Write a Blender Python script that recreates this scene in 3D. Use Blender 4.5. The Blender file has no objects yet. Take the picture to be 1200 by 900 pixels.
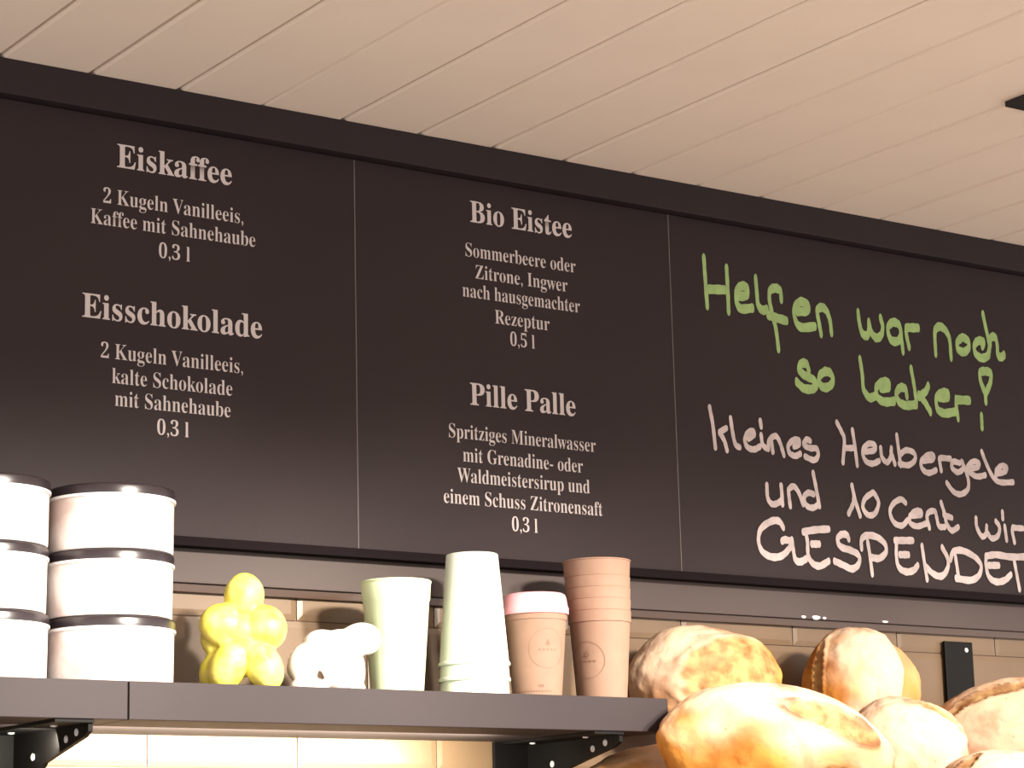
import bpy, bmesh, math, random
from mathutils import Vector, Matrix, Euler, noise

C = bpy.context.scene.collection
SC = bpy.context.scene
PI = math.pi

# ------------------------------------------------------------------ camera, world, lights, exposure
cam_data = bpy.data.cameras.new('camera')
cam_data.sensor_width = 36.0
cam_data.lens = 85.8033
cam_data.clip_start = 0.05
cam = bpy.data.objects.new('camera', cam_data)
C.objects.link(cam)
ROT = [[0.8219268, -0.0982781, -0.5610505], [-0.5690581, -0.1843625, -0.8013634], [-0.0246802, 0.9779325, -0.2074585]]
m = Matrix(ROT).to_4x4()
m.translation = Vector((0, -3, 1.6))
cam.matrix_world = m
SC.camera = cam

world = bpy.data.worlds.new('world')
SC.world = world
world.use_nodes = True
bg = world.node_tree.nodes['Background']
bg.inputs[0].default_value = (1.0, 0.91, 0.84, 1)
bg.inputs[1].default_value = 1.88


def spot(name, loc, target, watt, deg, blend, col, size=0.04):
    l = bpy.data.lights.new(name, 'SPOT')
    l.energy = watt; l.spot_size = math.radians(deg); l.spot_blend = blend
    l.color = col; l.shadow_soft_size = size
    o = bpy.data.objects.new(name, l); C.objects.link(o)
    o.location = loc
    d = Vector(target) - Vector(loc)
    o.rotation_euler = d.to_track_quat('-Z', 'Y').to_euler()
    return o


WARM = (1.0, 0.90, 0.78)
# ceiling spots in front of the counter, aimed at the tubs, the cups and the bread
for tx, wt in ((1.10, 500), (1.52, 640), (1.95, 560), (2.38, 370), (2.80, 330), (3.25, 270)):
    spot('spot_light', (tx + 0.30, -2.35, 2.66), (tx, -0.17, 1.79), wt, 27, 1.0, WARM, 0.09)

# lamp strip under the drinks shelf
al = bpy.data.lights.new('under_shelf_lamp', 'AREA')
al.shape = 'RECTANGLE'; al.size = 0.72; al.size_y = 0.02
al.energy = 9.0; al.color = (1.0, 0.93, 0.75)
ao = bpy.data.objects.new('under_shelf_lamp', al); C.objects.link(ao)
ao.location = (1.60, -0.15, 1.812)
ao.rotation_euler = Vector((0.0, 0.13, -0.06)).to_track_quat('-Z', 'Y').to_euler()

vs = SC.view_settings
vs.view_transform = 'Standard'; vs.look = 'None'; vs.gamma = 1.0; vs.exposure = 0.0
vs.use_curve_mapping = False

TEXT = [
    ('Eiskaffee', 1.4216, 1.6015, 2.6120, 1),
    ('2 Kugeln Vanilleeis,', 1.4012, 1.6200, 2.5575, 0),
    ('Kaffee mit Sahnehaube', 1.3827, 1.6393, 2.5257, 0),
    ('0,3 l', 1.4866, 1.5351, 2.4902, 0),
    ('Eisschokolade', 1.3717, 1.6499, 2.3923, 1),
    ('2 Kugeln Vanilleeis,', 1.4001, 1.6190, 2.3382, 0),
    ('kalte Schokolade', 1.4170, 1.6019, 2.3044, 0),
    ('mit Sahnehaube', 1.4217, 1.5991, 2.2732, 0),
    ('0,3 l', 1.4855, 1.5339, 2.2390, 0),
    ('Bio Eistee', 2.0119, 2.2037, 2.6160, 1),
    ('Sommerbeere oder', 2.0019, 2.2090, 2.5605, 0),
    ('Zitrone, Ingwer', 2.0190, 2.1922, 2.5276, 0),
    ('nach hausgemachter', 1.9949, 2.2149, 2.4967, 0),
    ('Rezeptur', 2.0533, 2.1555, 2.4613, 0),
    ('0,5 l', 2.0807, 2.1264, 2.4295, 0),
    ('Pille Palle', 2.0047, 2.2005, 2.3307, 1),
    ('Spritziges Mineralwasser', 1.9652, 2.2370, 2.2773, 0),
    ('mit Grenadine- oder', 1.9896, 2.2110, 2.2428, 0),
    ('Waldmeistersirup und', 1.9788, 2.2228, 2.2114, 0),
    ('einem Schuss Zitronensaft', 1.9539, 2.2461, 2.1780, 0),
    ('0,3 l', 2.0753, 2.1224, 2.1437, 0),
]
# pen strokes in tenths of a millimetre from the lower left corner of the chalkboard
STROKES = [
    ('green',[(700,5176),(711,4818),(729,4380)]),
    ('green',[(783,4665),(1114,4696)]),
    ('green',[(1174,5069),(1178,4709),(1176,4349)]),
    ('green',[(1397,4616),(1582,4662),(1595,4785),(1484,4807),(1366,4708),(1355,4514),(1446,4417),(1692,4458)]),
    ('green',[(1790,4979),(1801,4737),(1818,4522),(1906,4448),(2000,4471)]),
    ('green',[(2329,4680),(2316,4825),(2209,4861),(2088,4797),(2071,4625),(2114,4412),(2181,4153),(2214,3830)]),
    ('green',[(2025,4377),(2209,4350),(2425,4327)]),
    ('green',[(2672,4514),(2895,4553),(2917,4653),(2762,4696),(2612,4568),(2615,4373),(2733,4252),(3052,4301)]),
    ('green',[(3178,4193),(3139,4409),(3118,4579),(3219,4652),(3327,4604),(3396,4439),(3414,4232)]),
    ('green',[(4049,4664),(4067,4467),(4115,4311),(4193,4270),(4262,4315),(4287,4517)]),
    ('green',[(4287,4517),(4330,4348),(4439,4260),(4559,4323),(4604,4479),(4565,4625)]),
    ('green',[(5030,4402),(4992,4548),(4861,4584),(4737,4494),(4728,4367),(4802,4250),(4953,4267),(5030,4402)]),
    ('green',[(5020,4476),(5049,4089)]),
    ('green',[(5198,4194),(5154,4390),(5157,4517)]),
    ('green',[(5191,4526),(5446,4550)]),
    ('green',[(5830,4136),(5833,4416),(5855,4558),(5965,4634),(6098,4586),(6188,4430),(6198,4099)]),
    ('green',[(6507,4504),(6376,4399),(6382,4272),(6518,4236),(6648,4327),(6642,4454),(6507,4504)]),
    ('green',[(6987,4389),(7029,4472),(6907,4484),(6794,4394),(6799,4253),(6932,4177),(7095,4221),(7160,4357)]),
    ('green',[(7058,4980),(7107,4739),(7168,4435),(7133,4250)]),
    ('green',[(7185,4437),(7215,4570),(7324,4595),(7365,4457),(7366,4275),(7452,4246),(7521,4292)]),
    ('green',[(6985,3401),(6980,3541),(6893,3737),(6890,3903),(7017,3942),(7155,3918),(7121,3734),(6998,3542)]),
    ('green',[(6854,3120),(6848,2929)]),
    ('green',[(4031,3843),(4067,3575),(4075,3330),(4195,3194),(4328,3231)]),
    ('green',[(4471,3381),(4654,3412),(4661,3499),(4529,3498),(4373,3384),(4392,3213),(4552,3154),(4769,3187)]),
    ('green',[(5077,3304),(5053,3427),(4938,3440),(4830,3330),(4885,3186),(5047,3140),(5250,3171)]),
    ('green',[(5217,3793),(5262,3522),(5290,3250),(5284,3175)]),
    ('green',[(5600,3531),(5523,3423),(5363,3320)]),
    ('green',[(5366,3357),(5492,3244),(5613,3081)]),
    ('green',[(5840,3353),(6046,3373),(6060,3450),(5933,3451),(5781,3348),(5788,3147),(5954,3087),(6197,3135)]),
    ('green',[(6274,3029),(6248,3241),(6259,3369)]),
    ('green',[(6268,3357),(6581,3374)]),
    ('green',[(2858,3524),(2818,3629),(2708,3629),(2639,3525),(2743,3439),(2928,3386),(3016,3297),(2916,3215),(2728,3208),(2578,3302)]),
    ('green',[(3223,3550),(3090,3451),(3096,3305),(3236,3271),(3387,3383),(3349,3526),(3223,3550)]),
    ('white',[(686,2690),(737,2414),(770,2045)]),
    ('white',[(1016,2381),(893,2312),(877,2287),(960,2178),(1011,2019)]),
    ('white',[(1115,2554),(1146,2311),(1195,2128),(1283,2089)]),
    ('white',[(1472,2246),(1597,2327),(1570,2384),(1462,2339),(1395,2215),(1448,2103),(1582,2079),(1707,2136)]),
    ('white',[(1748,2329),(1770,2177),(1857,2114)]),
    ('white',[(1744,2565),(1757,2471)]),
    ('white',[(1887,2116),(1921,2261),(2054,2344),(2140,2256),(2219,2038)]),
    ('white',[(1959,2288),(1982,2077)]),
    ('white',[(2445,2199),(2556,2244),(2560,2316),(2436,2306),(2321,2201),(2345,2084),(2466,2046),(2577,2091)]),
    ('white',[(2810,2326),(2733,2343),(2665,2254),(2786,2204),(2943,2206),(2966,2088),(2867,2008),(2683,2053)]),
    ('white',[(3425,2694),(3520,2545),(3573,2404),(3515,2025)]),
    ('white',[(3769,2591),(3806,2303),(3833,2002)]),
    ('white',[(3580,2272),(3805,2291)]),
    ('white',[(1820,1511),(1823,1313),(1893,1212),(2015,1221),(2127,1311),(2125,1523)]),
    ('white',[(2135,1429),(2137,1218)]),
    ('white',[(2303,1195),(2284,1370),(2291,1476),(2402,1532),(2503,1433),(2584,1250)]),
    ('white',[(2829,1433),(2705,1448),(2606,1358),(2660,1232),(2798,1206),(2927,1275)]),
    ('white',[(2837,1791),(2884,1556),(2940,1240)]),
    ('white',[(4044,2250),(4241,2291),(4264,2379),(4119,2391),(3981,2269),(4017,2102),(4175,2054),(4342,2117)]),
    ('white',[(4392,2341),(4412,2183),(4521,2107),(4610,2200),(4639,2362)]),
    ('white',[(4624,2299),(4700,2097)]),
    ('white',[(4782,2595),(4804,2363),(4831,2083)]),
    ('white',[(4829,2267),(4985,2354),(5165,2320),(5172,2197),(5014,2098),(4800,2105)]),
    ('white',[(5372,2201),(5594,2244),(5618,2320),(5482,2309),(5321,2184),(5343,2050),(5490,2000),(5663,2063)]),
    ('white',[(5783,2073),(5761,2220),(5783,2284),(6022,2291)]),
    ('white',[(6239,2234),(6086,2247),(6043,2143),(6173,2066),(6317,2140),(6309,2252)]),
    ('white',[(6293,2264),(6381,2095),(6428,1924),(6387,1771),(6208,1683),(6041,1720),(5900,1858)]),
    ('white',[(6473,2153),(6666,2193),(6708,2272),(6571,2286),(6423,2174),(6483,2078),(6652,2029),(6846,2069)]),
    ('white',[(6797,2481),(6899,2262),(7036,2046),(7204,1971),(7524,1995)]),
    ('white',[(7109,2077),(7136,2180),(7267,2267),(7389,2251),(7346,2172),(7165,2119)]),
    ('white',[(3581,1166),(3688,1329),(3711,1426)]),
    ('white',[(3688,1641),(3741,1405),(3834,1147)]),
    ('white',[(4138,1554),(3968,1445),(3909,1296),(4012,1171),(4176,1207),(4271,1395),(4185,1546),(4138,1554)]),
    ('white',[(4896,1439),(4785,1492),(4597,1394),(4520,1243),(4605,1079),(4782,1042),(4922,1149)]),
    ('white',[(4978,1226),(5228,1255),(5233,1317),(5100,1307),(4976,1201),(4983,1092),(5146,1054),(5350,1116)]),
    ('white',[(5418,1047),(5376,1228),(5434,1318),(5569,1340),(5610,1220),(5649,1087),(5783,1084)]),
    ('white',[(5734,1499),(5802,1307),(5838,1137),(5948,1033),(6107,1105)]),
    ('white',[(5784,1293),(5967,1256)]),
    ('white',[(6550,1284),(6554,1135),(6661,980),(6768,1024),(6798,1163)]),
    ('white',[(6790,1075),(6901,958),(7063,1018),(7112,1171),(7034,1266)]),
    ('white',[(7244,1193),(7267,956)]),
    ('white',[(7208,1441),(7208,1328)]),
    ('white',[(7458,930),(7423,1116),(7448,1194)]),
    ('white',[(7482,1183),(7695,1185)]),
    ('white',[(8084,1159),(7943,1175),(7846,1093),(7885,944),(8026,928),(8159,1012)]),
    ('white',[(8084,1515),(8113,1263),(8171,949)]),
    ('bold',[(2128,831),(2042,931),(1875,919),(1656,789),(1585,599),(1649,418),(1839,336),(2052,361),(2212,475),(2296,597),(2161,635),(2083,607)]),
    ('bold',[(2299,644),(2319,481),(2354,320),(2460,291),(2586,345)]),
    ('bold',[(2554,789),(2820,841),(3119,873)]),
    ('bold',[(2614,769),(2635,618),(2636,407),(2721,283),(2873,245),(3082,339)]),
    ('bold',[(2727,600),(2892,610)]),
    ('bold',[(3550,734),(3507,803),(3380,795),(3295,706),(3366,592),(3584,546),(3753,473),(3743,330),(3593,238),(3407,287),(3207,346)]),
    ('bold',[(3826,596),(3836,740),(3954,819),(4179,810),(4364,701),(4369,557),(4216,452),(4055,455)]),
    ('bold',[(3972,713),(4008,464),(4035,179)]),
    ('bold',[(4598,776),(4795,788),(5010,802)]),
    ('bold',[(4627,742),(4610,524),(4644,333),(4802,258),(4985,292),(5091,382)]),
    ('bold',[(4693,541),(4891,552)]),
    ('bold',[(5218,718),(5247,464),(5288,163)]),
    ('bold',[(5257,392),(5445,257),(5644,231),(5790,373),(5805,545),(5692,722)]),
    ('bold',[(5870,525),(5950,664),(6156,701),(6455,608),(6597,468),(6530,291),(6316,194),(5978,212)]),
    ('bold',[(5993,581),(6034,264)]),
    ('bold',[(6732,624),(6718,475),(6770,280),(6935,202),(7147,238),(7315,347)]),
    ('bold',[(6788,479),(7032,493)]),
    ('bold',[(6733,637),(6979,676),(7327,659),(7717,682),(7893,667)]),
    ('bold',[(7413,639),(7457,367),(7502,107)]),
]


# ------------------------------------------------------------------ materials
def srgb(r, g, b):
    f = lambda c: (c / 255 / 12.92) if c / 255 <= 0.04045 else ((c / 255 + 0.055) / 1.055) ** 2.4
    return (f(r), f(g), f(b), 1)


def mat(name, col, rough=0.6, var=0.0, scale=20.0, bump=0.0, bscale=200.0, spec=0.5, col2=None, coat=0.0, sub=0.0):
    mt = bpy.data.materials.new(name)
    mt.use_nodes = True
    nt = mt.node_tree
    b = nt.nodes['Principled BSDF']
    b.inputs['Base Color'].default_value = col
    b.inputs['Roughness'].default_value = rough
    b.inputs['Specular IOR Level'].default_value = spec
    b.inputs['Coat Weight'].default_value = coat
    if sub:
        b.inputs['Subsurface Weight'].default_value = sub
        b.inputs['Subsurface Scale'].default_value = 0.01
    tc = nt.nodes.new('ShaderNodeTexCoord')
    if var or col2:
        n = nt.nodes.new('ShaderNodeTexNoise')
        n.inputs['Scale'].default_value = scale
        n.inputs['Detail'].default_value = 6
        nt.links.new(tc.outputs['Object'], n.inputs['Vector'])
        r = nt.nodes.new('ShaderNodeValToRGB')
        r.color_ramp.elements[0].position = 0.35
        r.color_ramp.elements[1].position = 0.68
        c2 = col2 or tuple([c * (1 - var) for c in col[:3]] + [1])
        r.color_ramp.elements[0].color = c2
        r.color_ramp.elements[1].color = col
        nt.links.new(n.outputs['Fac'], r.inputs['Fac'])
        nt.links.new(r.outputs['Color'], b.inputs['Base Color'])
    if bump:
        n2 = nt.nodes.new('ShaderNodeTexNoise')
        n2.inputs['Scale'].default_value = bscale
        n2.inputs['Detail'].default_value = 4
        nt.links.new(tc.outputs['Object'], n2.inputs['Vector'])
        bp = nt.nodes.new('ShaderNodeBump')
        bp.inputs['Strength'].default_value = bump
        bp.inputs['Distance'].default_value = 0.002
        nt.links.new(n2.outputs['Fac'], bp.inputs['Height'])
        nt.links.new(bp.outputs['Normal'], b.inputs['Normal'])
    return mt


M = {
    'ceiling': mat('ceiling_paint', (0.86, 0.74, 0.64, 1), 0.75, var=0.06, scale=2.5, bump=0.1, bscale=60),
    'ceiling_back': mat('ceiling_void', (0.6, 0.48, 0.38, 1), 0.9),
    'board': mat('board_laminate', (0.0225, 0.0130, 0.0145, 1), 0.55, var=0.18, scale=3, spec=0.22, bump=0.15, bscale=500),
    'trim': mat('dark_trim', (0.021, 0.0145, 0.0165, 1), 0.6, var=0.1, scale=5, spec=0.2),
    'trim_dark': mat('black_trim', (0.008, 0.005, 0.006, 1), 0.85, spec=0.1),
    'edge': mat('edge_strip', (0.13, 0.11, 0.11, 1), 0.5),
    'print': mat('white_print', (0.50, 0.44, 0.435, 1), 0.7),
    'chalk': mat('white_chalk_marker', (0.60, 0.51, 0.50, 1), 0.8, var=0.25, scale=55),
    'chalk_green': mat('green_chalk_marker', (0.31, 0.46, 0.17, 1), 0.8, var=0.2, scale=60),
    'beam': mat('grey_beam_paint', (0.058, 0.038, 0.034, 1), 0.6, var=0.12, scale=6),
    'beam_low': mat('brown_gloss_strip', (0.06, 0.034, 0.024, 1), 0.2, spec=0.6),
    'tile': mat('tan_glazed_tile', (0.165, 0.106, 0.061, 1), 0.35, var=0.12, scale=9, spec=0.5),
    'grout': mat('grout', (0.15, 0.10, 0.07, 1), 0.9, bump=0.3),
    'plaster': mat('plaster', (0.42, 0.33, 0.26, 1), 0.9, var=0.08, scale=3),
    'floor': mat('floor_stone', (0.62, 0.56, 0.50, 1), 0.5, var=0.2, scale=5),
    'shelf': mat('grey_laminate', (0.028, 0.020, 0.022, 1), 0.6, var=0.08, scale=7, spec=0.3),
    'shelf_edge': mat('laminate_edge', (0.026, 0.0175, 0.020, 1), 0.55, var=0.08, scale=7, spec=0.3),
    'black': mat('black_steel', (0.0035, 0.003, 0.003, 1), 0.55, spec=0.15),
    'screw': mat('screw_steel', (0.55, 0.55, 0.56, 1), 0.3),
    'lid_black': mat('black_lid', (0.022, 0.016, 0.020, 1), 0.28, spec=0.6),
    'tub_rim': mat('tub_rim', (0.82, 0.80, 0.80, 1), 0.4),
    'tub': mat('white_marbled_tub', (0.90, 0.88, 0.86, 1), 0.35, scale=16, col2=(0.52, 0.42, 0.39, 1)),
    'green_cup': mat('pale_green_cup', (0.70, 0.82, 0.54, 1), 0.45),
    'white_cup': mat('mint_white_cup', (0.88, 0.94, 0.83, 1), 0.45),
    'brown_cup': mat('kraft_cup', (0.31, 0.19, 0.133, 1), 0.75, var=0.08, scale=60),
    'brown_print': mat('cup_print', (0.22, 0.125, 0.085, 1), 0.8),
    'pink_lid': mat('pink_lid', (0.90, 0.44, 0.50, 1), 0.35),
    'yellow': mat('yellow_glaze', (0.95, 0.82, 0.24, 1), 0.45, scale=40, col2=(0.78, 0.72, 0.05, 1), bump=0.4, bscale=90),
    'porcelain': mat('white_glaze', (0.90, 0.84, 0.82, 1), 0.25, sub=0.2),
    'wood': mat('bread_shelf_wood', (0.22, 0.12, 0.06, 1), 0.6, var=0.4, scale=12),
    'counter': mat('counter_front', (0.10, 0.07, 0.05, 1), 0.5),
    'lamp_black': mat('lamp_black', (0.01, 0.008, 0.009, 1), 0.5),
}


def bread_mat():
    mt = bpy.data.materials.new('bread_crust')
    mt.use_nodes = True
    nt = mt.node_tree; L = nt.links
    b = nt.nodes['Principled BSDF']
    b.inputs['Roughness'].default_value = 0.75
    b.inputs['Specular IOR Level'].default_value = 0.25
    tc = nt.nodes.new('ShaderNodeTexCoord')
    def nz(s, d=6):
        n = nt.nodes.new('ShaderNodeTexNoise'); n.inputs['Scale'].default_value = s; n.inputs['Detail'].default_value = d
        L.new(tc.outputs['Object'], n.inputs['Vector']); return n
    def attr(a):
        n = nt.nodes.new('ShaderNodeAttribute'); n.attribute_name = a; return n
    def mix(fac, a, c):
        n = nt.nodes.new('ShaderNodeMix'); n.data_type = 'RGBA'
        if isinstance(fac, float): n.inputs[0].default_value = fac
        else: L.new(fac, n.inputs[0])
        for i, v in ((6, a), (7, c)):
            if isinstance(v, tuple): n.inputs[i].default_value = v
            else: L.new(v, n.inputs[i])
        return n.outputs[2]
    def mathn(op, a, c):
        n = nt.nodes.new('ShaderNodeMath'); n.operation = op; n.use_clamp = True
        for i, v in ((0, a), (1, c)):
            if isinstance(v, (int, float)): n.inputs[i].default_value = v
            else: L.new(v, n.inputs[i])
        return n.outputs[0]
    n1 = nz(14); n2 = nz(45); n3 = nz(110, 3)
    r1 = nt.nodes.new('ShaderNodeValToRGB')
    r1.color_ramp.elements[0].position = 0.36; r1.color_ramp.elements[1].position = 0.64
    r1.color_ramp.elements[0].color = (0.34, 0.115, 0.016, 1)
    r1.color_ramp.elements[1].color = (0.60, 0.27, 0.05, 1)
    L.new(n1.outputs['Fac'], r1.inputs['Fac'])
    crust = r1.outputs['Color']
    # pale open crumb-side of the split crust
    r2 = nt.nodes.new('ShaderNodeValToRGB')
    r2.color_ramp.elements[0].position = 0.33; r2.color_ramp.elements[1].position = 0.62
    r2.color_ramp.elements[0].color = (0.27, 0.12, 0.035, 1)
    r2.color_ramp.elements[1].color = (0.52, 0.33, 0.13, 1)
    L.new(n2.outputs['Fac'], r2.inputs['Fac'])
    col = mix(attr('split').outputs['Fac'], crust, r2.outputs['Color'])
    fl = mathn('MULTIPLY', attr('flour').outputs['Fac'], mathn('ADD', mathn('MULTIPLY', n1.outputs['Fac'], 2.4), -0.45))
    col = mix(fl, col, (0.88, 0.76, 0.62, 1))
    spk = nt.nodes.new('ShaderNodeValToRGB')
    spk.color_ramp.elements[0].position = 0.66; spk.color_ramp.elements[1].position = 0.74
    L.new(n3.outputs['Fac'], spk.inputs['Fac'])
    col = mix(mathn('MULTIPLY', spk.outputs['Color'], 0.55), col, (0.30, 0.13, 0.05, 1))
    col = mix(attr('dark').outputs['Fac'], col, (0.13, 0.042, 0.012, 1))
    L.new(col, b.inputs['Base Color'])
    bp = nt.nodes.new('ShaderNodeBump'); bp.inputs['Strength'].default_value = 0.8; bp.inputs['Distance'].default_value = 0.003
    L.new(n2.outputs['Fac'], bp.inputs['Height']); L.new(bp.outputs['Normal'], b.inputs['Normal'])
    return mt


M['bread'] = bread_mat()

# ------------------------------------------------------------------ helpers
def obj(name, mesh, material=None, parent=None, loc=None, smooth=False):
    if isinstance(mesh, bmesh.types.BMesh):
        me = bpy.data.meshes.new(name); mesh.to_mesh(me); mesh.free()
    else:
        me = mesh
    if material is not None and not me.materials:
        me.materials.append(M[material])
    if smooth:
        for p in me.polygons: p.use_smooth = True
    o = bpy.data.objects.new(name, me); C.objects.link(o)
    if parent is not None: o.parent = parent
    if loc is not None: o.location = loc
    return o


def thing(name, label, cat, loc=(0, 0, 0), rz=0.0, group=None):
    o = bpy.data.objects.new(name, None); C.objects.link(o)
    o.empty_display_size = 0.03
    o.location = loc; o.rotation_euler = (0, 0, rz)
    o['label'] = label; o['category'] = cat
    if group: o['group'] = group
    return o


def tag(o, label, cat, group=None):
    o['label'] = label; o['category'] = cat
    if group: o['group'] = group
    return o


def box_bm(x0, y0, z0, x1, y1, z1, bev=0.0, seg=2):
    bm = bmesh.new()
    bmesh.ops.create_cube(bm, size=1)
    for v in bm.verts:
        v.co = Vector((x0 + (v.co.x + .5) * (x1 - x0), y0 + (v.co.y + .5) * (y1 - y0), z0 + (v.co.z + .5) * (z1 - z0)))
    if bev:
        bmesh.ops.bevel(bm, geom=bm.edges[:], offset=bev, segments=seg, affect='EDGES', profile=0.6)
    return bm


def lathe(prof, n=48, close_bottom=True, close_top=True):
    bm = bmesh.new()
    rings = []
    for r, z in prof:
        rings.append([bm.verts.new((r * math.cos(2 * PI * i / n), r * math.sin(2 * PI * i / n), z)) for i in range(n)])
    for a, b in zip(rings, rings[1:]):
        for i in range(n):
            bm.faces.new((a[i], a[(i + 1) % n], b[(i + 1) % n], b[i]))
    if close_bottom: bm.faces.new(rings[0][::-1])
    if close_top: bm.faces.new(rings[-1])
    bmesh.ops.recalc_face_normals(bm, faces=bm.faces[:])
    return bm


def smooth_sharp(o, ang=35):
    for p in o.data.polygons: p.use_smooth = True
    bm = bmesh.new(); bm.from_mesh(o.data)
    for e in bm.edges:
        if len(e.link_faces) == 2 and e.calc_face_angle(0) > math.radians(ang): e.smooth = False
    bm.to_mesh(o.data); bm.free()
    return o


def prism(pts, y0, y1, plane='YZ'):
    """extrude a polygon; plane YZ -> along X"""
    bm = bmesh.new()
    a = [bm.verts.new((y0, p[0], p[1])) for p in pts]
    b = [bm.verts.new((y1, p[0], p[1])) for p in pts]
    n = len(pts)
    bm.faces.new(a); bm.faces.new(b[::-1])
    for i in range(n): bm.faces.new((a[i], b[i], b[(i + 1) % n], a[(i + 1) % n]))
    bmesh.ops.recalc_face_normals(bm, faces=bm.faces[:])
    return bm


# ------------------------------------------------------------------ setting
CEIL = 2.734
WX0, WX1 = -1.2, 5.2
w = obj('wall_back', box_bm(WX0, 0.0, 0, WX1, 0.15, CEIL + 0.05), 'grout'); w['kind'] = 'structure'
lowp = obj('plaster_panel', box_bm(WX0, -0.006, 0, WX1, 0.0005, 1.165), 'plaster', w)
fl = obj('floor', box_bm(WX0, -5.0, -0.05, WX1, 0.15, 0), 'floor'); fl['kind'] = 'structure'
ce = obj('ceiling', box_bm(WX0, -5.0, CEIL + 0.012, WX1, 0.15, CEIL + 0.06), 'ceiling_back'); ce['kind'] = 'structure'

# ceiling boards, one object each, running from the wall towards the room
PW = 0.1345
gaps = {3: 0.0008, 9: 0.0015, 11: 0.0015, 13: 0.0015}
meshes = {}
k = 0
x = 1.240 - 18 * PW
i = -18
rc = random.Random(4)
while x < WX1 - PW:
    gl = gaps.get(i, 0.0028); gr = gaps.get(i + 1, 0.0028)
    key = (gl, gr)
    if key not in meshes:
        bm = bmesh.new()
        sec = [(gl, 0.012), (gl, 0.004), (gl + 0.0035, 0.0), (PW - gr - 0.0035, 0.0), (PW - gr, 0.004), (PW - gr, 0.012)]
        a = [bm.verts.new((sx, -4.9, sz)) for sx, sz in sec]; b = [bm.verts.new((sx, 0.0, sz)) for sx, sz in sec]
        for j in range(6): bm.faces.new((a[j], b[j], b[(j + 1) % 6], a[(j + 1) % 6]))
        bm.faces.new(a[::-1]); bm.faces.new(b)
        bmesh.ops.recalc_face_normals(bm, faces=bm.faces[:])
        me = bpy.data.meshes.new('ceiling_board'); bm.to_mesh(me); bm.free(); me.materials.append(M['ceiling'])
        meshes[key] = me
    obj('ceiling_board', meshes[key], None, ce, (x, 0, CEIL + rc.uniform(-.0004, .0004)))
    x += PW; i += 1

# bevelled wall tiles in running bond, one object each
TP, TH = 0.2315, 0.1033
def tile_mesh(wd, hg):
    bm = bmesh.new()
    g, b1, d = 0.0009, 0.0085, 0.0035
    def ring(ins, y):
        return [bm.verts.new((sx, y, sz)) for sx, sz in ((ins, ins), (wd - ins, ins), (wd - ins, hg - ins), (ins, hg - ins))]
    r0 = ring(g, 0.0); r1 = ring(g, -0.0022); r2 = ring(g + b1, -d)
    for a, b in ((r0, r1), (r1, r2)):
        for j in range(4): bm.faces.new((a[j], a[(j + 1) % 4], b[(j + 1) % 4], b[j]))
    bm.faces.new(r2)
    bmesh.ops.recalc_face_normals(bm, faces=bm.faces[:])
    me = bpy.data.meshes.new('tile'); bm.to_mesh(me); bm.free(); me.materials.append(M['tile'])
    return me
tme = tile_mesh(TP, TH)
for row in range(9):
    zb = 1.9950 - row * TH            # row 0 reaches up behind the beam
    off = 0 if row % 2 == 0 else TP / 2
    for c in range(-4, 15):
        obj('wall_tile', tme, None, w, (1.717 + c * TP - off, 0, zb))

# top fascia, board rail, beam and gloss strip under the boards
o = obj('trim_1', box_bm(WX0, -0.045, 2.684, WX1, 0.0, CEIL, 0.0015), 'trim'); o['kind'] = 'structure'
o = obj('trim_2', box_bm(WX0, -0.040, 2.086, WX1, 0.0, 2.099, 0.001), 'trim_dark'); o['kind'] = 'structure'
o = obj('trim_3', box_bm(WX0, -0.018, 2.0385, WX1, 0.0, 2.0862, 0.001), 'beam'); o['kind'] = 'structure'
o = obj('trim_4', box_bm(WX0, -0.012, 2.0265, WX1, 0.0, 2.0388, 0.0008), 'beam_low'); o['kind'] = 'structure'
# small chips of lighter paint on the lower edge of the beam
for (cx, cw, ch) in ((2.682, .009, .0035), (2.700, .004, .002), (2.655, .005, .0022), (2.835, .007, .0018)):
    bmc = bmesh.new()
    n = 9
    vs_ = [bmc.verts.new((cx + cw * math.cos(2 * PI * q / n) * (1 + .25 * math.sin(q * 2.3)), -0.0184, 2.0415 + ch * math.sin(2 * PI * q / n))) for q in range(n)]
    bmc.faces.new(vs_[::-1] if True else vs_)
    obj('paint_chip', bmc, 'tub_rim', bpy.data.objects['trim_3'])

# ------------------------------------------------------------------ menu boards
ZB0, ZB1 = 2.099, 2.6835
SEAM1, SEAM2 = 1.8065, 2.3985
BY = -0.026
def panel(name, label, cat, x0, x1):
    t = thing(name, label, cat, (x0, 0, ZB0))
    wd = x1 - x0
    obj('board_panel', box_bm(0.0006, BY, 0.0006, wd - 0.0006, -0.001, ZB1 - ZB0 - 0.0006, 0.0006, 1), 'board', t)
    return t
p1 = panel('menu_board', 'dark brown menu board at left, printed Eiskaffee and Eisschokolade', 'menu board', 1.215, SEAM1)
p2 = panel('menu_board', 'dark brown menu board in the middle, printed Bio Eistee and Pille Palle', 'menu board', SEAM1, SEAM2)
p3 = panel('chalkboard', 'dark board at right handwritten in green and white chalk marker, Helfen war noch so lecker', 'chalkboard', SEAM2, 3.62)
p4 = panel('menu_board', 'blank dark wall board beyond the right edge of the photo', 'menu board', 3.62, 4.60)
p0 = panel('menu_board', 'blank dark wall board beyond the left edge of the photo', 'menu board', 0.62, 1.215)
# thin pale edge strips showing in the joints
obj('edge_strip', box_bm(-0.0008, BY - 0.0004, 0.0, 0.0005, -0.002, ZB1 - ZB0 - 0.001), 'edge', p2)
obj('edge_strip', box_bm(-0.0008, BY - 0.0004, 0.0, 0.0005, -0.002, ZB1 - ZB0 - 0.001), 'edge', p3)


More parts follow.
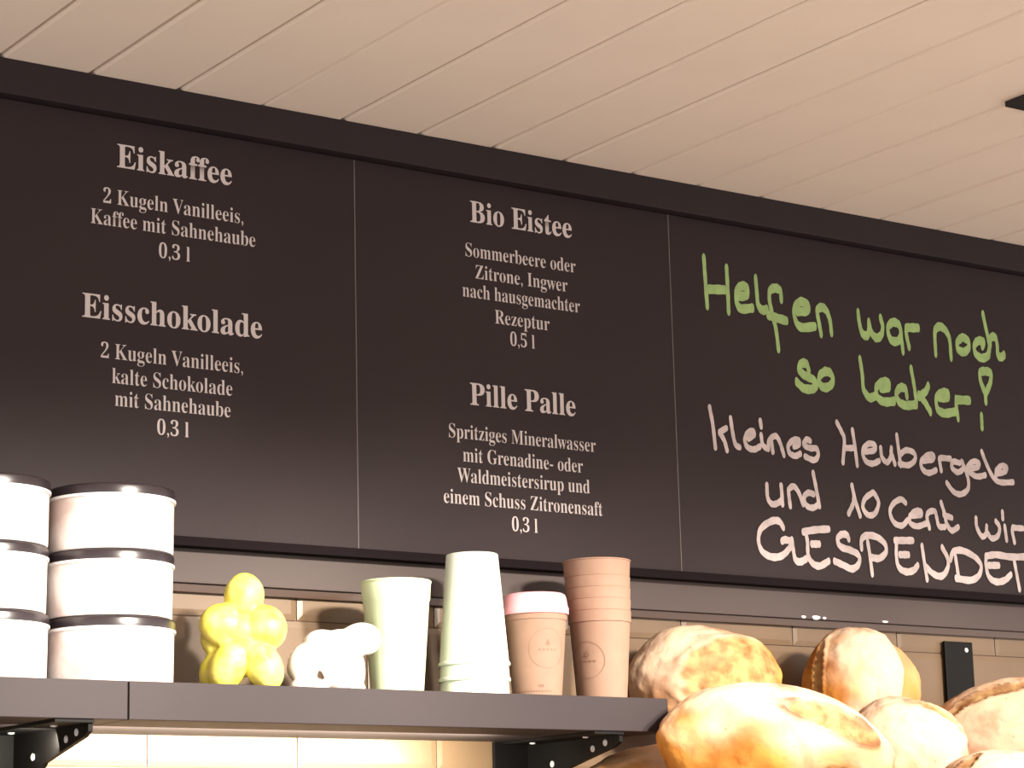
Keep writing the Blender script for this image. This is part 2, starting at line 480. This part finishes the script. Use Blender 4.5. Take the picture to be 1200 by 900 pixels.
def serif(s):
    out = ''
    for ch in s:
        if 'A' <= ch <= 'Z': out += chr(0x1D400 + ord(ch) - 65)
        elif 'a' <= ch <= 'z': out += chr(0x1D41A + ord(ch) - 97)
        elif '0' <= ch <= '9': out += chr(0x1D7CE + ord(ch) - 48)
        else: out += ch
    return out


dg = None
def text_mesh(s, offset):
    cu = bpy.data.curves.new('lettering', 'FONT')
    cu.body = serif(s); cu.offset = offset; cu.resolution_u = 3
    cu.space_word = 1.0
    o = bpy.data.objects.new('lettering', cu); C.objects.link(o)
    bpy.context.view_layer.update()
    d = bpy.context.evaluated_depsgraph_get()
    me = bpy.data.meshes.new_from_object(o.evaluated_get(d))
    bpy.data.objects.remove(o); bpy.data.curves.remove(cu)
    return me

capm = text_mesh('E', 0.0)
CAP = max(v.co.y for v in capm.vertices)
for s, xl, xr, zb, head in TEXT:
    off = 0.003 if head else -0.007
    me = text_mesh(s, off)
    xs = [v.co.x for v in me.vertices]
    mn, mx = min(xs), max(xs)
    cap = 0.0335 if head else 0.0215
    sx = (xr - xl) / (mx - mn); sz = cap / CAP
    par = p1 if xl < SEAM1 else p2
    x0, _, z0 = par.location
    for v in me.vertices:
        v.co = Vector((xl + (v.co.x - mn) * sx - x0, BY - 0.0005, zb + v.co.y * sz - z0))
    me.materials.clear()
    obj('lettering', me, 'print', par)


def catmull(P, n=7):
    if len(P) < 3:
        return [P[0].lerp(P[-1], t / 6) for t in range(7)]
    out = []
    Q = [P[0] * 2 - P[1]] + P + [P[-1] * 2 - P[-2]]
    for i in range(1, len(Q) - 2):
        a, b, c, d = Q[i - 1], Q[i], Q[i + 1], Q[i + 2]
        for k in range(n):
            t = k / n
            out.append(0.5 * ((2 * b) + (c - a) * t + (2 * a - 5 * b + 4 * c - d) * t * t + (3 * b - 3 * c + d - a) * t ** 3))
    out.append(P[-1])
    return out

NIB = {'green': (0.0038, 0.0080), 'white': (0.0036, 0.0054), 'bold': (0.0036, 0.0062)}
WORDS = [(9, 'green', 0), (6, 'green', 1), (5, 'green', 2), (2, 'green', 3), (9, 'green', 4), (2, 'green', 5), (10, 'white', 6), (3, 'white', 7),
         (5, 'white', 8), (12, 'white', 7), (3, 'white', 9), (5, 'white', 10), (8, 'white', 11), (19, 'white', 12)]
word_of = [(c, n) for cnt, c, n in WORDS for _ in range(cnt)]
assert len(word_of) == len(STROKES), (len(word_of), len(STROKES))
bms = {}
lay = 0
for kind, pts in STROKES:
    ax, az = NIB[kind]
    bm = bms.setdefault(word_of[lay], bmesh.new())
    P = catmull([Vector((a * 1e-4, b * 1e-4)) for a, b in pts], 5)
    lay += 1
    y = BY - 0.0004 - 0.000004 * lay
    NQ = 16
    def nib(p, q_i):
        g = 1 + 0.06 * math.sin(q_i * 1.7 + lay)
        return [(p.x + ax * g * math.cos(2 * PI * q / NQ), p.y + 0.001 + az * g * math.sin(2 * PI * q / NQ)) for q in range(NQ)]
    for i in range(len(P) - 1):
        pts2 = sorted(set(nib(P[i], i) + nib(P[i + 1], i + 1)))
        hull = []
        for seq in (pts2, pts2[::-1]):
            st = []
            for c in seq:
                while len(st) > 1 and (st[-1][0] - st[-2][0]) * (c[1] - st[-2][1]) - (st[-1][1] - st[-2][1]) * (c[0] - st[-2][0]) <= 1e-12: st.pop()
                st.append(c)
            hull += st[:-1]
        yy = BY - 0.0004 - 0.000008 * lay - 0.0000012 * i
        bm.faces.new([bm.verts.new((a, yy, b)) for a, b in hull])
for (colr, n), bm in bms.items():
    o = obj('lettering', bm, 'chalk_green' if colr == 'green' else 'chalk', p3)
    o.location = (2.40 - SEAM2, 0, 2.10 - ZB0)
    o['label'] = 'handwritten word in %s chalk marker' % colr

# ------------------------------------------------------------------ drinks shelf
SZ0, SZ1, SY = 1.831, 1.879, -0.245
def shelf(label, x0, x1, grp):
    t = thing('shelf', label, 'shelf', (x0, 0, SZ0), group=grp)
    d = x1 - x0
    obj('board', box_bm(0, SY + 0.0015, 0, d, -0.008, SZ1 - SZ0, 0.0012), 'shelf', t)
    obj('front_edge', box_bm(0.0004, SY, 0.0002, d - 0.0004, SY + 0.002, SZ1 - SZ0 - 0.0002, 0.0008), 'shelf_edge', t)
    return t
JX = 1.3395
shelf('grey wall shelf, short left length carrying the white tubs', 0.62, JX - 0.0008, None)
shelf('grey wall shelf, long right length carrying the figurines and paper cups', JX + 0.0008, 2.187, None)


def bracket(label, xr, z_top, z_bot, arm=True, reach=0.238, under=SZ0):
    """steel plate on the wall with a gusset arm at its right edge"""
    t = thing('shelf_bracket', label, 'bracket', (xr, 0, under))
    zt, zb = z_top - under, z_bot - under
    obj('wall_plate', box_bm(-0.066, -0.013, zb, 0.0, -0.0068, zt, 0.0012), 'black', t)
    screws = []
    if arm:
        pts = [(-0.013, -0.0045), (-reach, -0.0045), (-reach, -0.014), (-reach + 0.014, -0.0205), (-0.11, -0.045), (-0.05, -0.085), (-0.013, -0.14)]
        obj('gusset', prism(pts, -0.006, 0.0), 'black', t)
        obj('top_flange', box_bm(-0.052, -reach - 0.004, -0.0045, 0.0, -0.013, 0.0, 0.0006), 'black', t)
        for (yy, zz) in ((-0.175, -0.020), (-0.075, -0.036), (-0.205, -0.0135)):
            bm = lathe([(0.0048, 0), (0.0048, 0.0012), (0.003, 0.002), (0.0008, 0.0014)], 12)
            s = obj('screw', bm, 'screw', t, (-0.006, yy, zz)); s.rotation_euler = (0, -PI / 2, 0)
        for yy in (-0.06, -0.19):
            bm = lathe([(0.0045, 0), (0.0045, 0.0012), (0.003, 0.002), (0.0008, 0.0014)], 12)
            s = obj('screw', bm, 'screw', t, (-0.03, yy, -0.0045)); s.rotation_euler = (PI, 0, 0)
    zz = zt - 0.012
    bm = lathe([(0.0042, 0), (0.0042, 0.0012), (0.0028, 0.002), (0.0008, 0.0014)], 12)
    s = obj('screw', bm, 'screw', t, (-0.016, -0.013, zz if not arm else -0.10)); s.rotation_euler = (PI / 2, 0, 0)
    return t

bracket('black steel bracket under the left end of the grey shelf, below the white tubs', 1.295, SZ0 - 0.0005, 1.64)
bracket('black steel bracket under the grey shelf near its right end, below the brown paper cups', 2.109, SZ0 - 0.0005, 1.64)

# bread shelf on its own uprights
BZ = 1.690
t = thing('bread_shelf', 'brown wooden shelf board under the loaves of bread', 'shelf', (2.02, 0, BZ - 0.03))
obj('board', box_bm(0, -0.53, 0, 1.75, -0.014, 0.03, 0.002), 'wood', t)
obj('front_lip', box_bm(0, -0.545, 0, 1.75, -0.5302, 0.05, 0.002), 'wood', t)
for q, (xr, lab) in enumerate(((3.041, 'tall black steel upright on the tiled wall behind the loaf at right'), (3.70, 'black steel upright beyond the right edge of the photo'))):
    t = thing('shelf_upright', lab, 'bracket', (xr, 0, 1.45))
    obj('wall_plate', box_bm(-0.066, -0.013, 0, 0, -0.0068, 2.0155 - 1.45, 0.0015), 'black', t)
    obj('gusset', prism([(-0.013, 0.209), (-0.46, 0.209), (-0.46, 0.19), (-0.013, 0.05)], -0.036, -0.030), 'black', t)
    bm = lathe([(0.0042, 0), (0.0042, 0.0012), (0.0028, 0.002), (0.0008, 0.0014)], 12)
    s = obj('screw', bm, 'screw', t, (-0.016, -0.013, 2.0155 - 1.45 - 0.014)); s.rotation_euler = (PI / 2, 0, 0)

# ------------------------------------------------------------------ ice-cream tubs
def tub(loc, label, rz, parts=None):
    t = thing('tub', label, 'tub', loc, rz, 'white tubs with black lids on the shelf')
    if parts:
        for p in parts:
            c = p.copy(); C.objects.link(c); c.parent = t
        return t
    r = 0.0800
    b = obj('tub_body', lathe([(r - .004, 0), (r - .001, .001), (r, .004), (r + .0008, .0655), (r + .0008, .067)], 64, True, True), 'tub', t, smooth=False); smooth_sharp(b)
    rm = obj('tub_rim', lathe([(r + .0008, .0668), (r + .0030, .0672), (r + .0032, .0705), (r + .001, .0708)], 64, False, False), 'tub_rim', t); smooth_sharp(rm)
    l = obj('lid', lathe([(r + .0015, .0703), (r + .0024, .0708), (r + .0026, .0800), (r + .0016, .0826), (r - .0010, .0836), (r - .0035, .0830), (r - .005, .0808), (r - .02, .0800)], 64, False, True), 'lid_black', t); smooth_sharp(l, 50)
    t['h'] = 0.0838
    return t
TH_ = 0.0840
desc = ['lowest', 'middle', 'top']
first = None
for (sx, side) in ((1.359, 'right'), (1.1845, 'left')):
    for k in range(3):
        lab = 'white marbled tub with black lid, %s one of the %s stack on the shelf' % (desc[k], side)
        loc = (sx + (.0012, -.0008, .0006)[k], -0.148, SZ1 + k * TH_)
        if first is None:
            first = tub(loc, lab, 0.3); base_parts = [c for c in first.children]
            if 'h' in first: del first['h']
        else:
            tt = tub(loc, lab, 0.3 + k * 1.3, base_parts)

# ------------------------------------------------------------------ paper cups
def cup_prof(rb, rt, h, th=0.0012, up=True):
    return [(rb - .003, 0.002), (rb - .0015, 0.0), (rb, 0.0008), (rt, h - .003), (rt + .0018, h - .0025), (rt + .0022, h - .0008), (rt + .0014, h), (rt - th, h - .0008), (rt - th * 1.5, h - .006), (rb - th, .006)]

# large pale green cup, upright
t = thing('paper_cup', 'pale green tall paper cup standing upright behind the white figurine', 'cup', (1.8030, -0.13, SZ1))
b = obj('cup_body', lathe([(.0330, .002), (.0345, 0), (.0362, .001), (.0462, .133), (.0474, .1345), (.0488, .1575), (.0496, .1580), (.0500, .1600), (.0490, .1612), (.0476, .1600), (.0455, .135), (.035, .008)], 64), 'green_cup', t); smooth_sharp(b, 50)

# three white cups nested upside down
h = 0.158
for k in range(3):
    lab = ['lowest', 'middle', 'topmost'][k]
    t = thing('paper_cup', 'white paper cup upside down, %s of the nested white stack' % lab, 'cup', (1.932, -0.13, SZ1 + [0, .0252, .0475][k]), 0.2 * k, 'white paper cups nested upside down')
    prof = [(.0375 + (rr), z) for rr, z in ((0, 0),)]
    pr = [(.0490, .0055), (.0505, .0050), (.0512, .0030), (.0508, .0005), (.0492, .0), (.0484, .0020)]
    outer = [(.0484, .0020), (.0496, .0001), (.0510, .0006), (.0514, .0030), (.0507, .0052), (.0492, .0060), (.0372, h), (.0362, h + .0012), (.0350, h - .001), (.0345, h - .008), (.0330, h - .009)]
    if k < 2: outer = outer[:6] + [(.0488, .016), (.0474, .0285)]
    b = obj('cup_body', lathe(outer, 64, False, k == 2), 'white_cup', t); smooth_sharp(b, 50)

# logo printed round the cone: flat (u, v) mapped on the cup wall
def wrap_print(name, parent, polys, rfun, ang0, mt='brown_print'):
    bm = bmesh.new()
    for poly in polys:
        vv = []
        for u, v in poly:
            r = rfun(v) + 0.0003
            a = ang0 + u / r
            vv.append(bm.verts.new((r * math.cos(a), r * math.sin(a), v)))
        if len(vv) >= 3: bm.faces.new(vv)
    bmesh.ops.recalc_face_normals(bm, faces=bm.faces[:])
    return obj(name, bm, mt, parent)

def ring_polys(cu, cv, r, w_, n=40):
    out = []
    for q in range(n):
        a, b = 2 * PI * q / n, 2 * PI * (q + 1) / n
        out.append([(cu + r * math.cos(a), cv + r * math.sin(a)), (cu + r * math.cos(b), cv + r * math.sin(b)),
                    (cu + (r - w_) * math.cos(b), cv + (r - w_) * math.sin(b)), (cu + (r - w_) * math.cos(a), cv + (r - w_) * math.sin(a))])
    return out

def rect(u, v, a, b): return [(u - a, v - b), (u + a, v - b), (u + a, v + b), (u - a, v + b)]

def logo(cv, R_):
    P = ring_polys(0, cv, R_, .0007)
    P += [[(-.004, cv + .005), (.004, cv + .005), (.0, cv + .014)], rect(0, cv + .0035, .0006, .002)]
    for q in range(5): P.append(rect(-.012 + q * .006, cv - .002, .0016, .0013))
    return P

ANG = math.atan2(-2.87, -2.05)          # direction from the cups towards the room's counter front
# brown cup with pink lid
t = thing('paper_cup', 'brown paper cup with a pink lid and round printed logo', 'cup', (2.0400, -0.13, SZ1))
RB, RT, HH = .0350, .0450, .1285
b = obj('cup_body', lathe([(RB - .003, .002), (RB - .0015, 0), (RB, .001), (RT - .0008, HH - .013), (RT + .0004, HH - .0125), (RT + .001, HH)], 64), 'brown_cup', t); smooth_sharp(b, 50)
l = obj('lid', lathe([(RT + .0012, HH - .0045), (RT + .0035, HH - .004), (RT + .0038, HH + .005), (RT + .0026, HH + .0075), (RT + .0006, HH + .020), (RT - .001, HH + .0245), (RT - .004, HH + .0262), (RT - .007, HH + .0235), (RT - .02, HH + .0225)], 64, False, True), 'pink_lid', t); smooth_sharp(l, 50)
wrap_print('logo', t, logo(.0735, .0285), lambda v: RB + (RT - RB) * v / HH, ANG + .42)
wrap_print('small_print', t, [rect(-.030 + q * .0042, .013, .0013, .0011) for q in range(13)] + [rect(.006, .0205, .004, .002)], lambda v: RB + (RT - RB) * v / HH, ANG + .0)

# brown cups nested upright
RB2, RT2 = .0365, .0458
for k in range(5):
    lab = ['lowest', 'second from the bottom', 'middle', 'second from the top', 'topmost'][k]
    t = thing('paper_cup', 'brown paper cup of the upright nested stack, %s' % lab, 'cup', (2.1560 - .0006 * k, -0.13, SZ1 + .0168 * k), .1 * k, 'brown paper cups nested upright in one stack')
    e = .0006 * k
    if k == 0:
        pr = [(RB2 - .003, .002), (RB2 - .0015, 0), (RB2, .001), (RT2 - .0012, .117), (RT2 + .0004, .118), (RT2 + .0008, .1340), (RT2 + .0002, .1345)]
    else:
        pr = [(RT2 - .0035 + e * .5, .1155), (RT2 + e, .118), (RT2 + .0008 + e, .1340), (RT2 + .0002 + e, .1346), (RT2 - .002 + e, .1335)]
        if k == 4: pr = pr[:2] + [(RT2 + .0014 + e, .1410), (RT2 - .001 + e, .1405)]
    b = obj('cup_body', lathe(pr, 64, k == 0, False), 'brown_cup', t); smooth_sharp(b, 50)
    if k == 4:
        rm = obj('rim', lathe([(RT2 + .0008 + e, .1405), (RT2 + .0024 + e, .1408), (RT2 + .0026 + e, .1424), (RT2 + .0010 + e, .1430), (RT2 - .0006 + e, .1420)], 64, False, False), 'brown_cup', t); smooth_sharp(rm, 60)
        obj('inner_wall', lathe([(RT2 - .004, .128), (RT2 - .002 + e, .1405)], 48, True, False), 'brown_cup', t)
    if k == 0:
        wrap_print('logo', t, logo(.062, .027), lambda v: RB2 + (RT2 - RB2) * v / .117, ANG - .52)

# ------------------------------------------------------------------ lobed figurines
def blob(name, lobes, material, voxel=0.0024, smooth_it=6):
    bm = bmesh.new()
    for (c, r, rot) in lobes:
        mtx = Matrix.Translation(c) @ Euler([math.radians(a) for a in rot]).to_matrix().to_4x4() @ Matrix.Diagonal((r[0], r[1], r[2], 1))
        bmesh.ops.create_icosphere(bm, subdivisions=4, radius=1, matrix=mtx)
    me = bpy.data.meshes.new(name); bm.to_mesh(me); bm.free()
    o = bpy.data.objects.new(name, me); C.objects.link(o)
    rm = o.modifiers.new('r', 'REMESH'); rm.mode = 'VOXEL'; rm.voxel_size = voxel
    sm = o.modifiers.new('s', 'SMOOTH'); sm.iterations = smooth_it; sm.factor = 0.5
    bpy.context.view_layer.update()
    d = bpy.context.evaluated_depsgraph_get()
    me2 = bpy.data.meshes.new_from_object(o.evaluated_get(d))
    bpy.data.objects.remove(o)
    for p in me2.polygons: p.use_smooth = True
    me2.materials.clear(); me2.materials.append(M[material])
    zmin = min(v.co.z for v in me2.vertices)
    for v in me2.vertices: v.co.z -= zmin
    me2.name = name
    return me2

me = blob('figurine', [
    ((.001, .000, .1300), (.0270, .026, .0290), (0, 0, 0)),         # head lobe
    ((.001, .000, .1440), (.0200, .020, .0160), (0, 0, 0)),
    ((.000, .000, .1120), (.0260, .022, .0150), (0, 0, 0)),
    ((-.0290, -.004, .0900), (.0300, .026, .0290), (0, 14, 0)),     # upper lobes
    ((.0300, -.004, .0850), (.0280, .026, .0310), (0, -14, 0)),
    ((.000, .000, .0840), (.028, .024, .026), (0, 0, 0)),
    ((-.0190, -.010, .0350), (.0250, .027, .0355), (0, 26, 0)),     # lower lobes
    ((.0270, -.010, .0335), (.0250, .027, .0345), (0, -26, 0)),
    ((.002, -.003, .058), (.027, .024, .018), (0, 0, 0)),
    ((-.0390, .012, .0270), (.0210, .021, .0275), (0, 0, 0)),       # rear lobes at the left
    ((-.0400, .010, .0740), (.0180, .019, .0240), (0, 0, 0)),
], 'yellow', 0.0023, 8)
o = obj('figurine', me, None, None, (1.560, -0.135, SZ1 - .0002))
o.rotation_euler = (0, 0, math.radians(-32))
tag(o, 'bright yellow lumpy figurine built of rounded lobes, beside the white tubs', 'figurine')

me = blob('figurine', [
    ((-.016, .0, .0690), (.0270, .022, .0200), (0, 4, 0)),          # back
    ((.006, .0, .0680), (.0260, .021, .0210), (0, -6, 0)),
    ((-.0405, .0, .0450), (.0225, .021, .0290), (0, 32, 0)),        # haunch
    ((-.0280, .0, .0560), (.0200, .020, .0200), (0, 0, 0)),
    ((.0330, -.002, .0740), (.0300, .023, .0225), (0, -14, 0)),     # head
    ((.046, -.003, .0700), (.0190, .018, .0160), (0, -38, 0)),
    ((.004, -.004, .0400), (.0230, .019, .0330), (0, -14, 0)),      # chest and front leg
    ((.020, -.004, .0150), (.0230, .017, .0120), (0, 24, 0)),
    ((.010, -.004, .0180), (.0230, .017, .0150), (0, 0, 0)),
    ((-.034, -.006, .0120), (.0270, .018, .0115), (0, 0, 0)),       # hind foot
    ((-.040, .000, .0300), (.0170, .016, .0180), (0, 0, 0)),
    ((.030, .012, .040), (.011, .011, .030), (0, -6, 0)),
], 'porcelain', 0.0023, 7)
o = obj('figurine', me, None, None, (1.6900, -0.152, SZ1 - .0002))
o.rotation_euler = (0, 0, math.radians(-32))
tag(o, 'white glazed lumpy animal figurine stooping in front of the green cup', 'figurine')

# ------------------------------------------------------------------ loaves of bread
def smst(a, b, x):
    t_ = max(0.0, min(1.0, (x - a) / (b - a))); return t_ * t_ * (3 - 2 * t_)

def loaf(name, label, loc, radii, rot, patches, seed, flour=0.8, flat=-0.62, squ=2.2, cat='bread', lump=0.05, flour_dir=(0, 0, 1)):
    """patches: (centre direction, long axis, a, b, depth, lip darkness)"""
    bm = bmesh.new()
    bmesh.ops.create_icosphere(bm, subdivisions=6, radius=1)
    lf = bm.verts.layers.float.new('flour'); ls = bm.verts.layers.float.new('split'); ld = bm.verts.layers.float.new('dark')
    fd = Vector(flour_dir).normalized()
    pp = []
    for c, tdir, a, b, dep, lip in patches:
        c = Vector(c).normalized(); tdir = Vector(tdir); tdir = (tdir - c * tdir.dot(c)).normalized(); n2 = c.cross(tdir)
        pp.append((c, tdir, n2, a, b, dep, lip))
    so = Vector((seed * 3.1, seed * 1.7, seed * .9))
    for v in bm.verts:
        d = v.co.normalized()
        s = (abs(d.x) ** squ + abs(d.y) ** squ + abs(d.z) ** squ) ** (-1 / squ)
        p = d * s
        amp = lump * noise.noise(d * 1.7 + so) + 0.018 * noise.noise(d * 6 + so) + 0.006 * noise.noise(d * 19 + so)
        sp = 0.0; dk = 0.0; rel = 0.0
        for c, tdir, n2, a, b, dep, lip in pp:
            if d.dot(c) < 0: continue
            u = d.dot(tdir) / a; w2 = d.dot(n2) / b
            q = math.sqrt(u * u + w2 * w2) + 0.10 * noise.noise(d * 5 + so * 2)
            inside = 1 - smst(0.92, 1.02, q)
            sp = max(sp, inside)
            ridge = math.exp(-((q - 1.05) / 0.13) ** 2)
            rel += -dep * inside * (1 - 0.5 * q) + dep * 0.9 * ridge
            rel += inside * 0.02 * noise.noise(d * 14 + so)
            if lip >= 1.0: dk = max(dk, inside * (0.45 + 0.6 * noise.noise(d * 7 + so)))
            if lip > 0:
                dk = max(dk, lip * ridge * smst(-.45, .25, noise.noise(d * 5 + so * 3)))
        p = p * (1 + amp + rel)
        q = Vector((p.x * radii[0], p.y * radii[1], p.z * radii[2]))
        fz = flat * radii[2]
        if q.z < fz: q.z = fz + (q.z - fz) * 0.12
        f = flour * (1 - 0.9 * sp) * smst(-0.25, 0.65, d.dot(fd) + 0.55 * noise.noise(d * 2.5 + so))
        v[lf] = f; v[ls] = sp; v[ld] = dk
        v.co = q
    bmesh.ops.rotate(bm, cent=(0, 0, 0), matrix=Euler([math.radians(a) for a in rot]).to_matrix(), verts=bm.verts)
    for v in bm.verts:                                   # settle on the shelf board, stay clear of the wall
        if v.co.z + loc[2] < BZ + 0.0006: v.co.z = BZ + 0.0006 - loc[2]
        if v.co.y + loc[1] > -0.0142: v.co.y = -0.0142 - loc[1]
    o = obj(name, bm, 'bread', None, loc, smooth=True)
    if cat: tag(o, label, cat)
    return o

B = [
    ('round loaf with a wide split crust, highest of the pile beside the brown cups', (2.352, -0.125, 1.915), (.113, .078, .086), (-4, 6, -30),
     [((.38, -.92, .22), (.8, 0, .5), .80, .55, .05, .35)], 1, 1.0, -0.8, (-.75, -.25, .6)),
    ('browned loaf under the round split loaf, just behind the shelf end', (2.290, -0.140, 1.755), (.160, .095, .066), (0, 0, -6), [((.5, -.6, .6), (1, 0, 0), .3, .1, .03, .3)], 2, 0.8, -0.85, (.4, 0, 1)),
    ('long floured loaf in front with a ragged split on its right half', (2.300, -0.345, 1.797), (.176, .080, .098), (0, 9, -24),
     [((.38, -.72, .52), (1, 0, -.25), .44, .25, .06, .9), ((.55, -.8, -.22), (1, 0, -.1), .32, .10, .05, .7)], 3, 0.95, -1.0, (.1, -.15, 1)),
    ('round pale loaf tilted on edge against the wall, middle of the bread pile', (2.663, -0.118, 1.922), (.078, .070, .094), (-6, 16, -30),
     [((-.80, -.55, -.12), (-.2, .1, 1), .60, .13, .07, .5)], 4, 0.95, -0.9, (.5, -.45, .6)),
    ('brown loaf standing behind the round pale loaf, right side showing', (2.760, -0.052, 1.905), (.080, .036, .098), (0, 26, -28), [], 5, 0.3, -0.9, (0, 0, 1)),
    ('white floured loaf in the front row with a long narrow slash', (2.600, -0.285, 1.790), (.098, .070, .098), (0, 14, -32),
     [((.35, -.45, .80), (1, -.1, -.35), .46, .13, .04, .35)], 6, 1.0, -1.0, (0, -.4, 1)),
    ('loaf with a dark baked ridge along its top, at the right end of the pile', (2.985, -0.150, 1.852), (.150, .080, .088), (0, -8, -22),
     [((-.15, -.62, .80), (1, 0, .12), .90, .12, .05, 1.0), ((-.86, -.5, -.05), (.5, 0, -1), .50, .10, .06, .95)], 7, 0.85, -0.9, (0, -.8, .4)),
    ('floured loaf low in front at the right, only its top in view', (2.640, -0.445, 1.742), (.095, .052, .058), (0, 0, -18), [((-.7, -.5, .45), (.3, 0, 1), .45, .12, .06, 1.0)], 8, 1.0, -1.0, (0, -.2, 1)),
    ('loaf lying hidden under the tilted pale loaf', (2.695, -0.105, 1.750), (.150, .082, .062), (0, 0, 3), [], 9, 0.7, -1.0, (0, 0, 1)),
    ('loaf lying under the ridged loaf at the right end', (3.01, -0.130, 1.725), (.140, .090, .036), (0, 0, 3), [], 10, 0.7, -1.0, (0, 0, 1)),
]
for lab, loc, rad, rot, pt, sd, flr, flt, fdir in B:
    loaf('bread_loaf', lab, loc, rad, rot, pt, sd, flour=flr, flat=flt, flour_dir=fdir, squ=1.9 if sd == 3 else 2.2)

# ------------------------------------------------------------------ black ceiling light
t = thing('ceiling_light', 'black flat ceiling light, only its corner in view at the upper right', 'ceiling light', (2.5708, -0.6108, 2.726))
fr = bmesh.new()
S_ = 0.20
for a in ((0, 0, S_, -0.035), (0, -S_ + 0.035, S_, -S_), (0, -0.035, 0.035, -S_ + 0.035), (S_ - 0.035, -0.035, S_, -S_ + 0.035)):
    b = box_bm(a[0], a[3], 0, a[2], a[1], 0.0078)
    tm = bpy.data.meshes.new('t'); b.to_mesh(tm); b.free(); fr.from_mesh(tm); bpy.data.meshes.remove(tm)
obj('frame', fr, 'lamp_black', t)
obj('baffle', box_bm(0.035, -S_ + 0.035, 0.004, S_ - 0.035, -0.035, 0.0078), 'lamp_black', t)
